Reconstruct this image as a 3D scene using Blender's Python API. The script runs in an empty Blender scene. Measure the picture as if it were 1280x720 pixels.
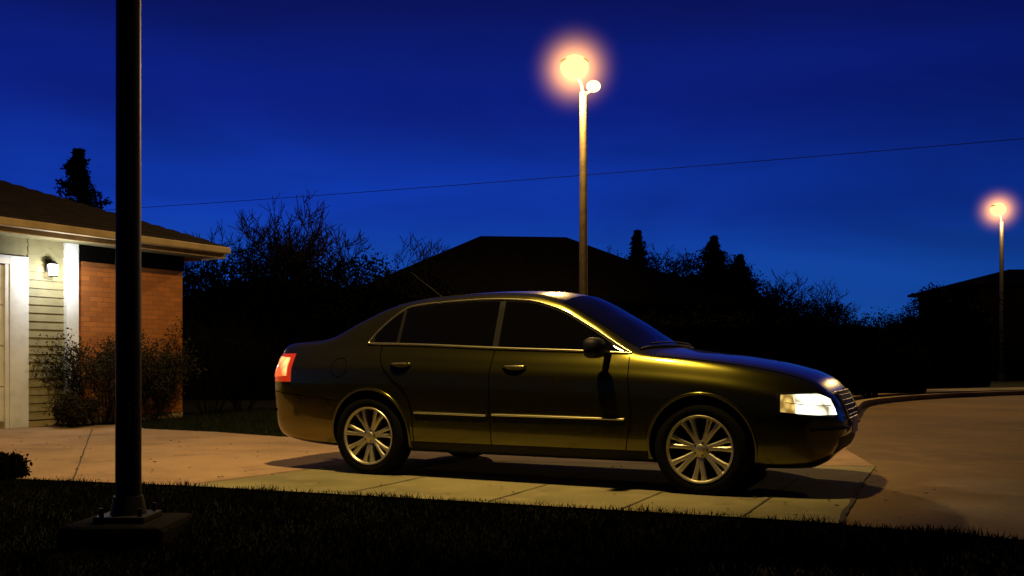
import bpy, bmesh, math, random
import numpy as np
from mathutils import Vector, Matrix
random.seed(7); rng=np.random.default_rng(7)
sc=bpy.context.scene
F=1180.0; H=0.9; HY=453.0
def P(u,v):            # helper for laying the plan out: ground point
    Y=H*F/(v-HY); return ((u-640)/F*Y, Y)

# ------------------------------------------------------------------ helpers
def link(o,parent=None):
    sc.collection.objects.link(o)
    if parent: o.parent=parent
    return o
def empty(name,loc=(0,0,0),rz=0):
    e=bpy.data.objects.new(name,None); e.location=loc; e.rotation_euler=(0,0,rz); e.empty_display_size=.2
    return link(e)
def mesh(name,v,f,mat,parent=None,smooth=False,sharp=None):
    me=bpy.data.meshes.new(name); me.from_pydata([tuple(p) for p in v],[],[tuple(q) for q in f]); me.update()
    if mat is not None:
        for m in (mat if isinstance(mat,list) else [mat]): me.materials.append(m)
    if smooth:
        me.polygons.foreach_set('use_smooth',[True]*len(me.polygons))
        if sharp: me.set_sharp_from_angle(angle=math.radians(sharp))
    o=bpy.data.objects.new(name,me); return link(o,parent)
def npmesh(name,V,Fq,mat,parent=None):
    V=np.asarray(V,dtype=np.float32); Fq=np.asarray(Fq,dtype=np.int32); k=Fq.shape[1]
    me=bpy.data.meshes.new(name); me.vertices.add(len(V)); me.vertices.foreach_set('co',V.ravel())
    me.loops.add(Fq.size); me.loops.foreach_set('vertex_index',Fq.ravel())
    me.polygons.add(len(Fq)); me.polygons.foreach_set('loop_start',np.arange(0,Fq.size,k,dtype=np.int32))
    me.update(calc_edges=True); me.validate()
    me.materials.append(mat); o=bpy.data.objects.new(name,me); return link(o,parent)
def box(name,c,s,mat,parent=None,bev=0,rot=None):
    bm=bmesh.new(); bmesh.ops.create_cube(bm,size=1)
    bmesh.ops.scale(bm,vec=s,verts=bm.verts)
    if bev: bmesh.ops.bevel(bm,geom=bm.edges[:],offset=bev,segments=2,affect='EDGES',profile=.6)
    if rot: bmesh.ops.rotate(bm,matrix=rot,verts=bm.verts)
    bmesh.ops.translate(bm,vec=c,verts=bm.verts)
    me=bpy.data.meshes.new(name); bm.to_mesh(me); bm.free(); me.materials.append(mat)
    return link(bpy.data.objects.new(name,me),parent)
def cyl(name,p0,p1,r0,r1,mat,parent=None,n=20):
    p0=Vector(p0);p1=Vector(p1);d=(p1-p0).normalized()
    a=Vector((0,0,1)) if abs(d.z)<.9 else Vector((1,0,0))
    x=d.cross(a).normalized(); y=d.cross(x)
    v=[];f=[]
    for p,r in((p0,r0),(p1,r1)):
        for i in range(n):
            t=2*math.pi*i/n; v.append(p+x*math.cos(t)*r+y*math.sin(t)*r)
    for i in range(n): j=(i+1)%n; f.append((i,i+n,j+n,j))
    f.append(tuple(range(n))); f.append(tuple(range(2*n-1,n-1,-1)))
    o=mesh(name,v,f,mat,parent,True,40)
    return o
def sphere(name,c,r,mat,parent=None,sc3=(1,1,1),seg=24):
    bm=bmesh.new(); bmesh.ops.create_uvsphere(bm,u_segments=seg,v_segments=seg//2,radius=r)
    bmesh.ops.scale(bm,vec=sc3,verts=bm.verts); bmesh.ops.translate(bm,vec=c,verts=bm.verts)
    for q in bm.faces:q.smooth=True
    me=bpy.data.meshes.new(name); bm.to_mesh(me); bm.free(); me.materials.append(mat)
    return link(bpy.data.objects.new(name,me),parent)
def tube(name,pts,r,mat,parent=None,cyclic=False,res=2):
    cu=bpy.data.curves.new(name,'CURVE'); cu.dimensions='3D'; s=cu.splines.new('POLY'); s.points.add(len(pts)-1)
    for i,p in enumerate(pts): s.points[i].co=(p[0],p[1],p[2],1)
    s.use_cyclic_u=cyclic; cu.bevel_depth=r; cu.bevel_resolution=res; cu.materials.append(mat)
    return link(bpy.data.objects.new(name,cu),parent)
def lathe(name,prof,mat,parent=None,n=64,loc=(0,0,0),sharp=35):
    v=[];f=[];m=len(prof)
    for i in range(n):
        t=2*math.pi*i/n
        for r,y in prof: v.append((loc[0]+r*math.cos(t),loc[1]+y,loc[2]+r*math.sin(t)))
    for i in range(n):
        for j in range(m-1):
            a=i*m+j;b=((i+1)%n)*m+j; f.append((a,a+1,b+1,b))
    return mesh(name,v,f,mat,parent,True,sharp)

# ------------------------------------------------------------------ materials
def mat(name,col,rough=.6,metal=0,spec=.5,coat=0,emit=None,es=0,noise=None,bump=None,coatr=.05):
    m=bpy.data.materials.new(name); m.use_nodes=True; nt=m.node_tree; b=nt.nodes['Principled BSDF']
    b.inputs['Base Color'].default_value=(*col,1); b.inputs['Roughness'].default_value=rough
    b.inputs['Metallic'].default_value=metal; b.inputs['Specular IOR Level'].default_value=spec
    b.inputs['Coat Weight'].default_value=coat; b.inputs['Coat Roughness'].default_value=coatr
    if emit: b.inputs['Emission Color'].default_value=(*emit,1); b.inputs['Emission Strength'].default_value=es
    tc=nt.nodes.new('ShaderNodeTexCoord')
    if noise:
        prev=None
        for (s,c2,lo,hi) in noise:
            n=nt.nodes.new('ShaderNodeTexNoise'); n.inputs['Scale'].default_value=s; n.inputs['Detail'].default_value=6
            nt.links.new(tc.outputs['Object'],n.inputs['Vector'])
            r=nt.nodes.new('ShaderNodeMapRange'); r.inputs['From Min'].default_value=lo; r.inputs['From Max'].default_value=hi
            nt.links.new(n.outputs['Fac'],r.inputs['Value'])
            mx=nt.nodes.new('ShaderNodeMix'); mx.data_type='RGBA'
            nt.links.new(r.outputs['Result'],mx.inputs['Factor'])
            if prev: nt.links.new(prev,mx.inputs['A'])
            else: mx.inputs['A'].default_value=(*col,1)
            mx.inputs['B'].default_value=(*c2,1); prev=mx.outputs['Result']
        nt.links.new(prev,b.inputs['Base Color'])
    if bump:
        s,st=bump
        n=nt.nodes.new('ShaderNodeTexNoise'); n.inputs['Scale'].default_value=s; n.inputs['Detail'].default_value=5
        nt.links.new(tc.outputs['Object'],n.inputs['Vector'])
        bp=nt.nodes.new('ShaderNodeBump'); bp.inputs['Strength'].default_value=st; bp.inputs['Distance'].default_value=.02
        nt.links.new(n.outputs['Fac'],bp.inputs['Height']); nt.links.new(bp.outputs['Normal'],b.inputs['Normal'])
    return m
M={}
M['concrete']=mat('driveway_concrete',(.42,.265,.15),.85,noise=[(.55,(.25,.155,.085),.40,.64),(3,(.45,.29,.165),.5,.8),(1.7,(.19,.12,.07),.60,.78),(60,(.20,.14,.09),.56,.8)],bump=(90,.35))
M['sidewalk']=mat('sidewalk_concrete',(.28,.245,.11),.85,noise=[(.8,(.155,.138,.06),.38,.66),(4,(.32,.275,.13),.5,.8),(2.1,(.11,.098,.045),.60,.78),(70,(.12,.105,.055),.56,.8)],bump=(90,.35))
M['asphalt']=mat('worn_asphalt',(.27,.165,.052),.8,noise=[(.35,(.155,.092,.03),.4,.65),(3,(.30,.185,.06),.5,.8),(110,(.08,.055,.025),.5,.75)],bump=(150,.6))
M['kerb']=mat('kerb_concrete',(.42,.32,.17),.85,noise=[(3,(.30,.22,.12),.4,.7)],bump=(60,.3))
M['joint']=mat('joint_dark',(.06,.045,.026),.9)
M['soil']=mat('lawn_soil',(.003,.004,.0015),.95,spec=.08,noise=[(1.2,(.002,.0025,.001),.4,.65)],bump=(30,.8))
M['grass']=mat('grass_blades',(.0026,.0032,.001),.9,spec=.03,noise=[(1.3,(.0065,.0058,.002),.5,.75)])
M['paint']=mat('olive_gold_paint',(.135,.124,.018),.23,metal=.92,coat=1.0,coatr=.025,noise=[(900,(.18,.165,.026),.4,.8)])
M['black']=mat('black_plastic',(.005,.005,.005),.6,spec=.3)
M['seam']=mat('panel_gap',(.001,.001,.001),.9,spec=0)
M['chrome']=mat('chrome_trim',(.9,.84,.52),.34,metal=1)
M['glass']=mat('tinted_glass',(.003,.003,.003),.02,spec=.4)
M['tyre']=mat('tyre_rubber',(.003,.003,.003),.85,spec=.15,bump=(60,.15))
M['rim']=mat('alloy_rim',(.78,.73,.48),.38,metal=.85,coat=.3)
M['rimdark']=mat('brake_dark',(.007,.0065,.005),.5,metal=.4)
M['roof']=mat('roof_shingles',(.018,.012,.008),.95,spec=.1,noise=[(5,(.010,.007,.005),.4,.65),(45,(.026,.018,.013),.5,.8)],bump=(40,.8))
M['roofdark']=mat('silhouette_shingles',(.003,.0025,.0025),.95,spec=.02,noise=[(5,(.002,.0015,.0015),.4,.65)],bump=(40,.6))  # shingles coloured near black so the distant roofs read as unlit silhouettes
M['fascia']=mat('fascia_paint',(.40,.29,.155),.6,noise=[(4,(.30,.21,.11),.4,.7)])
M['white']=mat('white_trim',(.76,.76,.73),.5,noise=[(6,(.64,.64,.60),.45,.75)],bump=(30,.08))
M['siding']=mat('beige_siding',(.27,.23,.11),.65,noise=[(5,(.20,.17,.08),.4,.7)],bump=(50,.15))
M['pole']=mat('painted_pole',(.010,.008,.006),.5,spec=.3,noise=[(8,(.006,.005,.004),.4,.7)])
M['footing']=mat('dark_footing',(.0035,.003,.0022),.9,spec=.06,noise=[(8,(.002,.0018,.0012),.4,.7)],bump=(30,.6))
M['poleg']=mat('galvanised_pole',(.12,.088,.036),.6,metal=.2,noise=[(7,(.07,.05,.022),.4,.7)])
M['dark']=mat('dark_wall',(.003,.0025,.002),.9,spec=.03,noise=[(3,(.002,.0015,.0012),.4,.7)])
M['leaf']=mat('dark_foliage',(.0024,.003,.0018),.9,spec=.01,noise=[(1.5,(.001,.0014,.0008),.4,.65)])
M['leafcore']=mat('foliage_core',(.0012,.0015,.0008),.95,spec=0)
M['bark']=mat('bark',(.009,.0065,.0055),.9,spec=.05,noise=[(12,(.005,.0035,.003),.4,.7)])
M['wire']=mat('cable',(.010,.014,.045),.6)
M['fence']=mat('silhouette_fence_wood',(.003,.0022,.0018),.9,spec=.02,noise=[(6,(.002,.0015,.0012),.4,.7)])  # wood coloured near black so lamplight barely shows and it reads unlit
M['shrub']=mat('shrub_leaves',(.026,.020,.007),.8,spec=.15,noise=[(6,(.011,.011,.004),.4,.65)])
m=mat('brick_wall',(.42,.15,.055),.85); nt=m.node_tree; b=nt.nodes['Principled BSDF']
tc=nt.nodes.new('ShaderNodeTexCoord'); sp=nt.nodes.new('ShaderNodeSeparateXYZ'); cb=nt.nodes.new('ShaderNodeCombineXYZ')
nt.links.new(tc.outputs['Object'],sp.inputs[0]); nt.links.new(sp.outputs['X'],cb.inputs['X']); nt.links.new(sp.outputs['Z'],cb.inputs['Y'])
br=nt.nodes.new('ShaderNodeTexBrick'); br.inputs['Scale'].default_value=1; br.inputs['Brick Width'].default_value=.22; br.inputs['Row Height'].default_value=.075
br.inputs['Mortar Size'].default_value=.005; br.inputs['Color1'].default_value=(.42,.135,.022,1); br.inputs['Color2'].default_value=(.30,.092,.015,1); br.inputs['Mortar'].default_value=(.22,.088,.024,1)
nt.links.new(cb.outputs[0],br.inputs['Vector']); nt.links.new(br.outputs['Color'],b.inputs['Base Color'])
bp=nt.nodes.new('ShaderNodeBump'); bp.inputs['Strength'].default_value=.4; bp.inputs['Distance'].default_value=.006; bp.invert=True
nt.links.new(br.outputs['Fac'],bp.inputs['Height']); nt.links.new(bp.outputs[0],b.inputs['Normal']); M['brick']=m
def emis(name,col,s):
    m=bpy.data.materials.new(name); m.use_nodes=True; nt=m.node_tree; nt.nodes.clear()
    e=nt.nodes.new('ShaderNodeEmission'); e.inputs[0].default_value=(*col,1); e.inputs[1].default_value=s
    o=nt.nodes.new('ShaderNodeOutputMaterial'); nt.links.new(e.outputs[0],o.inputs['Surface']); return m
M['lampglow']=emis('lit_lamp_lens',(1,.62,.20),2.0)
M['lampglow2']=emis('lit_small_lens',(1,.78,.42),2.2)
M['bulb']=emis('porch_bulb',(1,.97,.88),14)
def lens_mat(name,c1,c2,s1,s2,scale,band='Z'):
    m=mat(name,(.3,.3,.3),.08,coat=1); nt=m.node_tree; b=nt.nodes['Principled BSDF']
    tc=nt.nodes.new('ShaderNodeTexCoord'); v=nt.nodes.new('ShaderNodeTexVoronoi'); v.inputs['Scale'].default_value=scale
    nt.links.new(tc.outputs['Object'],v.inputs['Vector'])
    r=nt.nodes.new('ShaderNodeValToRGB'); r.color_ramp.elements[0].position=.15; r.color_ramp.elements[0].color=(*[c*s1 for c in c1],1)
    r.color_ramp.elements[1].position=.75; r.color_ramp.elements[1].color=(*[c*s2 for c in c2],1)
    nt.links.new(v.outputs['Distance'],r.inputs[0]); nt.links.new(r.outputs[0],b.inputs['Emission Color']); b.inputs['Emission Strength'].default_value=1
    return m
M['head']=lens_mat('headlight_lens',(1,.95,.74),(.80,.70,.36),4.0,.45,9)
M['amber']=lens_mat('indicator_lens',(1,.66,.16),(.8,.46,.08),1.2,.35,22)
M['tail']=lens_mat('taillight_lens',(1,.40,.12),(1,.10,.015),2.6,1.0,9)
M['tailred']=mat('tail_red',(.3,.01,.005),.15,coat=1,emit=(1,.06,.01),es=.45)
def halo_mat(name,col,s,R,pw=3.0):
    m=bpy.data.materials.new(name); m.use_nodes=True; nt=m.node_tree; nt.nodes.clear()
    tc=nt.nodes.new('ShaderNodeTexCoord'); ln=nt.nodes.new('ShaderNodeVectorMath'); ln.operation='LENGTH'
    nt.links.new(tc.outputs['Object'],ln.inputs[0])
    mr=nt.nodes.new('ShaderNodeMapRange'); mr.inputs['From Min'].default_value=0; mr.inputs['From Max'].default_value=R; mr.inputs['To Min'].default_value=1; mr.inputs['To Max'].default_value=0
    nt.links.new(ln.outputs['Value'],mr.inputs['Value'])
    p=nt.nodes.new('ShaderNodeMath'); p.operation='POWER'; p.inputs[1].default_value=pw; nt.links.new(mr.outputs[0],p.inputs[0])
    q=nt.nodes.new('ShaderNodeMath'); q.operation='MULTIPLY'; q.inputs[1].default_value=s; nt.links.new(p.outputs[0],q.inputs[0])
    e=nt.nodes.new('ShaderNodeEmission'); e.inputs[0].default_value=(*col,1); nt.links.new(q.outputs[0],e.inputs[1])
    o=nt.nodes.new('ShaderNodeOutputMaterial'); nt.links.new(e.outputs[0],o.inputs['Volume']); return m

# ------------------------------------------------------------------ world / sky
w=bpy.data.worlds.new('World'); sc.world=w; w.use_nodes=True; nt=w.node_tree; nt.nodes.clear()
tc=nt.nodes.new('ShaderNodeTexCoord'); sp=nt.nodes.new('ShaderNodeSeparateXYZ'); nt.links.new(tc.outputs['Generated'],sp.inputs[0])
rp=nt.nodes.new('ShaderNodeValToRGB'); cr=rp.color_ramp; cr.interpolation='EASE'
stops=[(0,(.010,.105,.38)),(.07,(.005,.066,.39)),(.17,(.003,.030,.32)),(.27,(.0028,.012,.195)),(.37,(.0024,.006,.098)),(1,(.001,.002,.03))]
cr.elements[0].position=stops[0][0]; cr.elements[0].color=(*stops[0][1],1); cr.elements[1].position=1; cr.elements[1].color=(*stops[-1][1],1)
for p_,c in stops[1:-1]:
    e=cr.elements.new(p_); e.color=(*c,1)
nt.links.new(sp.outputs['Z'],rp.inputs[0])
az=nt.nodes.new('ShaderNodeVectorMath'); az.operation='DOT_PRODUCT'; az.inputs[1].default_value=(-.42,.90,0)
nt.links.new(tc.outputs['Generated'],az.inputs[0])
mr=nt.nodes.new('ShaderNodeMapRange'); mr.inputs['From Min'].default_value=-.1; mr.inputs['From Max'].default_value=1; mr.inputs['To Min'].default_value=.05; mr.inputs['To Max'].default_value=1.08
nt.links.new(az.outputs['Value'],mr.inputs['Value'])
nz=nt.nodes.new('ShaderNodeTexNoise'); nz.inputs['Scale'].default_value=2.4; nz.inputs['Detail'].default_value=7; nz.inputs['Distortion'].default_value=.6
mp=nt.nodes.new('ShaderNodeMapping'); mp.inputs['Scale'].default_value=(1,1,4); mp.inputs['Rotation'].default_value=(.0,.18,0); nt.links.new(tc.outputs['Generated'],mp.inputs[0]); nt.links.new(mp.outputs[0],nz.inputs['Vector'])
nr=nt.nodes.new('ShaderNodeMapRange'); nr.inputs['From Min'].default_value=.35; nr.inputs['From Max'].default_value=.7; nr.inputs['To Min'].default_value=.84; nr.inputs['To Max'].default_value=1.24
nt.links.new(nz.outputs['Fac'],nr.inputs['Value'])
mu=nt.nodes.new('ShaderNodeMath'); mu.operation='MULTIPLY'; nt.links.new(mr.outputs[0],mu.inputs[0]); nt.links.new(nr.outputs[0],mu.inputs[1])
bg=nt.nodes.new('ShaderNodeBackground'); nt.links.new(rp.outputs[0],bg.inputs[0]); nt.links.new(mu.outputs[0],bg.inputs[1])
sk=nt.nodes.new('ShaderNodeTexSky'); sk.sky_type='NISHITA'; sk.sun_disc=False; sk.sun_elevation=math.radians(-4); sk.sun_rotation=math.radians(-20)
bg2=nt.nodes.new('ShaderNodeBackground'); bg2.inputs[1].default_value=.01; nt.links.new(sk.outputs[0],bg2.inputs[0])
ad=nt.nodes.new('ShaderNodeAddShader'); nt.links.new(bg.outputs[0],ad.inputs[0]); nt.links.new(bg2.outputs[0],ad.inputs[1])
wo=nt.nodes.new('ShaderNodeOutputWorld'); nt.links.new(ad.outputs[0],wo.inputs[0])

# ------------------------------------------------------------------ camera
cd=bpy.data.cameras.new('Camera'); cam=bpy.data.objects.new('Camera',cd); sc.collection.objects.link(cam)
cam.location=(0,0,H); cam.rotation_euler=(math.radians(90),0,0); cd.sensor_width=36; cd.lens=36*F/1280; cd.shift_y=(HY-360)/1280; cd.clip_end=1000; cd.clip_start=.05
sc.camera=cam
sc.view_settings.view_transform='Standard'; sc.view_settings.look='None'; sc.view_settings.exposure=0

# ------------------------------------------------------------------ ground
def sheet(name,pts,z,m,parent=None): return mesh(name,[(x,y,z) for x,y in pts],[tuple(range(len(pts)))],m,parent)
def dense(line,k=6):
    A=np.array(line); out=[]
    for i in range(len(A)-1):
        p0=A[max(i-1,0)];p1=A[i];p2=A[i+1];p3=A[min(i+2,len(A)-1)]
        for j in range(k):
            t=j/k; out.append(tuple(.5*((2*p1)+(-p0+p2)*t+(2*p0-5*p1+4*p2-p3)*t*t+(-p0+3*p1-3*p2+p3)*t**3)))
    out.append(tuple(A[-1])); return out
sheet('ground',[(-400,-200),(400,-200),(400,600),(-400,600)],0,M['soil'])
near=[P(-120,597),P(0,600),P(100,605),P(300,613),P(500,624),P(720,637),P(940,650),P(1050,657)]
rb0=near[-1]
kf=[(3.0,11.4),(4.3,12.9),(5.4,15.0),(6.3,17.2),(7.4,19.6),(9.2,22.0),(11.5,24.2),(14.5,26.2),(18,27.8),(24,29.2),(40,30.5),(70,31)]
kd=dense(kf)
jA=P(235,609); 
drive=[(-9.5,9.4),(-5.2,7.9),(-3.9,7.25),(jA[0],jA[1]),(-1.2,8.6),(3.1,8.05),(3.4,9.6),(3.0,11.4),(-1.0,11.2),P(350,547),P(270,541),P(180,537),(-5.4,13.6),(-6.6,12.95),(-9.0,9.8)]
sheet('driveway',drive,.012,M['concrete'])
side=[(jA[0],jA[1]),P(300,613),P(500,624),P(720,637),P(940,650),rb0,(2.6,7.0),(3.1,8.05),(-1.2,8.6)]
sheet('sidewalk',side,.013,M['sidewalk'])
road=[rb0,P(1160,665),P(1280,676),(4.6,3.4),(9,0),(30,-12),(80,-12)]+kd[::-1]+[(3.38,9.6),(3.08,8.05),(2.6,7.0)]
sheet('road',road,.005,M['asphalt'])
def band(name,line,o0,o1,z0,z1,m,parent=None,taper=0):
    n=len(line); L=[Vector((a,b)) for a,b in line]; v=[];f=[]
    for i,p in enumerate(L):
        t=(L[min(i+1,n-1)]-L[max(i-1,0)]).normalized(); nn=Vector((-t.y,t.x))
        a=p+nn*o0; c=p+nn*o1; zz=z1 if not taper else min(z1,.014+(z1-.014)*i/taper)
        v+=[(a.x,a.y,z0),(a.x,a.y,zz),(c.x,c.y,zz),(c.x,c.y,z0)]
    for i in range(n-1):
        for k in range(4):
            f.append((i*4+k,i*4+(k+1)%4,(i+1)*4+(k+1)%4,(i+1)*4+k))
    return mesh(name,v,f,m,parent)
band('kerb',kd,-.02,.16,-.05,.12,M['kerb'],taper=12)
band('footpath',kd[22:],.9,2.6,-.05,.11,M['kerb'],taper=6)
def strip(name,a,b,wd,z,parent=None,jit=0):
    a=Vector(a);b=Vector(b);n=14;v=[];f=[];t=(b-a).normalized();nn=Vector((-t.y,t.x))
    for i in range(n+1):
        p=a.lerp(b,i/n)+nn*random.uniform(-jit,jit); ww=wd*random.uniform(.7,1.3)/2
        v+=[(p.x-nn.x*ww,p.y-nn.y*ww,z),(p.x+nn.x*ww,p.y+nn.y*ww,z)]
    for i in range(n): f.append((2*i,2*i+1,2*i+3,2*i+2))
    return v,f
JV=[];JF=[]
def addj(*a,**k):
    v,f=strip('',*a,**k); o=len(JV); JV.extend(v); JF.extend([tuple(i+o for i in q) for q in f])
addj(jA,(-1.2,8.6),.020,.018,jit=.004)
addj((-1.2,8.6),(3.1,8.05),.02,.018,jit=.004)
d=Vector((.436,.9))
for (u,v_) in ((430,620),(610,630),(775,640),(928,649)):
    p=Vector(P(u,v_)); L=2.2
    addj(p,p+d*2.0,.012,.018,jit=.003)
addj(rb0,(2.6,7.0),.03,.018,jit=.006)
addj((-3.3,7.1),(-5.6,12.6),.012,.018,jit=.004)
addj((-6.6,8.5),(-3.4,11.9),.005,.018,jit=.03)
addj((-7.4,9.9),(-2.0,9.4),.012,.018,jit=.004)
mesh('pavement_joints',JV,JF,M['joint'])
def litter(name,N,poly_fn,size,m,seed):
    g=np.random.default_rng(seed); X=g.uniform(-8,4,N); Y=g.uniform(5.3,13,N); k=poly_fn(X,Y); X=X[k];Y=Y[k];n=len(X)
    s=size*g.uniform(.4,1.3,n); a=g.uniform(0,6.28,n); V=np.zeros((n,4,3)); z=.019
    for j,(r,da) in enumerate(((1,0),(.5,1.5),(.9,3.0),(.45,4.6))):
        V[:,j]=np.c_[X+np.cos(a+da)*s*r,Y+np.sin(a+da)*s*r,z+g.uniform(0,.6,n)*s]
    npmesh(name,V.reshape(-1,3),np.arange(4*n).reshape(-1,4),m)

near_line=np.array([(-9,9.3),(-5.2,7.9)]+near+[P(1160,665),P(1280,676),(4.6,3.4),(8,.6)])
litter('fallen_leaves',900,lambda X,Y:(Y>np.interp(X,near_line[:,0],near_line[:,1])+.05)&(Y<11.3)&(X<3),.018,M['shrub'],77)
NX,NY=-1.93,4.75
def bladeset(name,N,inside,xr,yr,hr,m):
    X=rng.uniform(*xr,N);Y=rng.uniform(*yr,N); k=inside(X,Y); X=X[k];Y=Y[k];n=len(X)
    a=rng.uniform(0,2*np.pi,n); h=rng.uniform(*hr,n)*(.75+.5*np.sin(X*3.1+np.cos(Y*4))**2); wd=rng.uniform(.003,.006,n)
    lean=rng.normal(0,.45,(n,2))*h[:,None]
    V=np.zeros((n,3,3)); V[:,0]=np.c_[X-np.cos(a)*wd,Y-np.sin(a)*wd,np.zeros(n)]; V[:,1]=np.c_[X+np.cos(a)*wd,Y+np.sin(a)*wd,np.zeros(n)]
    V[:,2]=np.c_[X+lean[:,0],Y+lean[:,1],h]
    return npmesh(name,V.reshape(-1,3),np.arange(3*n).reshape(-1,3),m)
def insA(X,Y):
    yl=np.interp(X,near_line[:,0],near_line[:,1]); return (Y<yl+.03+.05*np.sin(X*9)*np.sin(X*3.7)) & ((np.abs(X-NX)>.27)|(np.abs(Y-NY)>.26))&(np.abs(X)<Y*.62+.3)
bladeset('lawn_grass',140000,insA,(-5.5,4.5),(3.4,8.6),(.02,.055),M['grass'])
back_line=np.array([(-6.0,12.95),(-5.4,13.2),P(180,537),P(270,541),P(350,547),(-1.0,11.2),(3.0,11.6),(5.0,14.6)])
def insB(X,Y):
    yl=np.interp(X,back_line[:,0],back_line[:,1]); return (Y>yl-.02)
M['grass2']=mat('back_lawn_blades',(.012,.018,.004),.8,spec=.1,noise=[(2,(.007,.010,.003),.45,.7)])
bladeset('back_lawn_grass',70000,insB,(-5.4,4.6),(11,18),(.03,.08),M['grass2'])

# ------------------------------------------------------------------ garage house
hs=empty('brick_house',(-7.08,12.52,0),math.atan2(.858,.514))
def hb(name,x0,x1,y0,y1,z0,z1,m,bev=0): return box(name,((x0+x1)/2,(y0+y1)/2,(z0+z1)/2),(x1-x0,y1-y0,z1-z0),m,hs,bev)
L0=-7.0; WT=2.62
hb('foundation',L0,3.35,.02,7.0,0,.10,M['kerb'])
hb('core_wall',L0,3.30,.13,6.98,.1,WT,M['dark'])
hb('brick_wall',1.43,3.33,.0,.12,.10,WT,M['brick'])
hb('end_brick_wall',3.302,3.34,.125,7.0,.10,WT,M['brick'])
hb('column_trim',1.236,1.425,-.07,.12,.0,WT,M['white'],.006)
hb('shadow_frieze',1.43,3.34,-.03,-.002,WT-.24,WT-.002,M['dark'])  # dark strip across the brick top, shadow put in as colour
v=[];f=[]
def board(x0,x1,z,hh=.115):
    o=len(v); v.extend([(x0,-.004,z),(x1,-.004,z),(x1,.016,z+hh),(x0,.016,z+hh),(x0,.03,z),(x1,.03,z)])
    f.extend([(o,o+1,o+2,o+3),(o,o+4,o+5,o+1)])
z=.10
while z<WT-.1:
    board(.70,1.233,z); 
    if z>2.36: board(L0,.69,z)
    z+=.115
mesh('lap_siding',v,f,M['siding'],hs)
hb('siding_backing',.70,1.233,.032,.128,.1,WT,M['siding'])
hb('lintel_backing',L0,.69,.032,.128,2.36,WT,M['siding'])
hb('door_jamb',.42,.69,-.024,.125,.0,2.36,M['white'],.006)
hb('door_stop',.36,.418,-.012,.125,.0,2.24,M['white'],.004)
hb('door_head_trim',-4.6,.418,-.024,.125,2.242,2.36,M['white'],.006)
hb('far_jamb',-4.85,-4.6,-.024,.125,0,2.36,M['white'],.006)
for r in range(4):
    z0=.02+r*.555
    hb('garage_door_section',-4.6,.358,.02,.07,z0,z0+.545,M['white'],.004)
    for c in range(8):
        x0=-4.5+c*.61
        hb('door_panel',x0,x0+.5,.006,.018,z0+.10,z0+.44,M['white'],.005)
lz=2.2; lx=.99
hb('lantern_plate',lx-.05,lx+.05,-.03,-.006,lz-.02,lz+.16,M['black'],.004)
hb('lantern_arm',lx-.012,lx+.012,-.12,-.03,lz+.10,lz+.125,M['black'])
cyl('lantern_cap',(lx,-.12,lz+.08),(lx,-.12,lz+.14),.075,.02,M['black'],hs)
cyl('lantern_glass',(lx,-.12,lz-.07),(lx,-.12,lz+.078),.055,.065,M['bulb'],hs)
cyl('lantern_base',(lx,-.12,lz-.09),(lx,-.12,lz-.072),.06,.06,M['black'],hs)
def light(name,kind,loc,e,col,r=.1,parent=None,**k):
    l=bpy.data.lights.new(name,kind); l.energy=e; l.color=col
    l.shadow_soft_size=r
    for a,b_ in k.items(): setattr(l,a,b_)
    o=bpy.data.objects.new(name,l); o.location=loc; return link(o,parent)
light('lantern_light','POINT',(lx,-.42,lz-.04),34,(.90,.96,1),.05,hs)
ex0,ex1,ey0,ey1=-7.5,3.75,-.5,7.5
hb('soffit',ex0+.02,ex1-.02,ey0+.02,ey1-.02,WT+.003,WT+.025,M['siding'])
hb('fascia_front',ex0,ex1,ey0-.02,ey0,WT-.02,WT+.17,M['fascia'])
hb('fascia_end',ex1,ex1+.02,ey0-.02,ey1,WT-.02,WT+.17,M['fascia'])
hb('gutter',ex0,ex1+.03,ey0-.13,ey0-.022,WT+.05,WT+.16,M['fascia'],.02)
zr0=WT+.172; pt=.385; ym=(ey0+ey1)/2; hh=(ey1-ey0)/2
e=.06
rv=[(ex0-e,ey0-e,zr0),(ex1+e,ey0-e,zr0),(ex1+e,ey1+e,zr0),(ex0-e,ey1+e,zr0),(ex0+hh,ym,zr0+(hh+e)*pt),(ex1-hh,ym,zr0+(hh+e)*pt)]
rv+= [(x,y,z_-.03) for x,y,z_ in rv[:4]]
mesh('roof',rv,[(0,1,5,4),(1,2,5),(2,3,4,5),(3,0,4),(0,6,7,1),(1,7,8,2),(2,8,9,3),(3,9,6,0),(6,9,8,7)],M['roof'],hs)
v=[];f=[]
for k in range(1,26):
    s=k*.16
    if s>hh: break
    zc=zr0+(s+e)*pt-.0
    x0=ex0+s-.0; x1=ex1-s; y=ey0-e+s+e
    o=len(v); v+=[(x0,y,zc+.012-e*0),(x1,y,zc+.012),(x1,y+.17,zc+.17*pt+.002),(x0,y+.17,zc+.17*pt+.002),(x0,y,zc-.01),(x1,y,zc-.01)]
    f+=[(o,o+1,o+2,o+3),(o+4,o+5,o+1,o)]
mesh('shingle_courses',v,f,M['roof'],hs)

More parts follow.
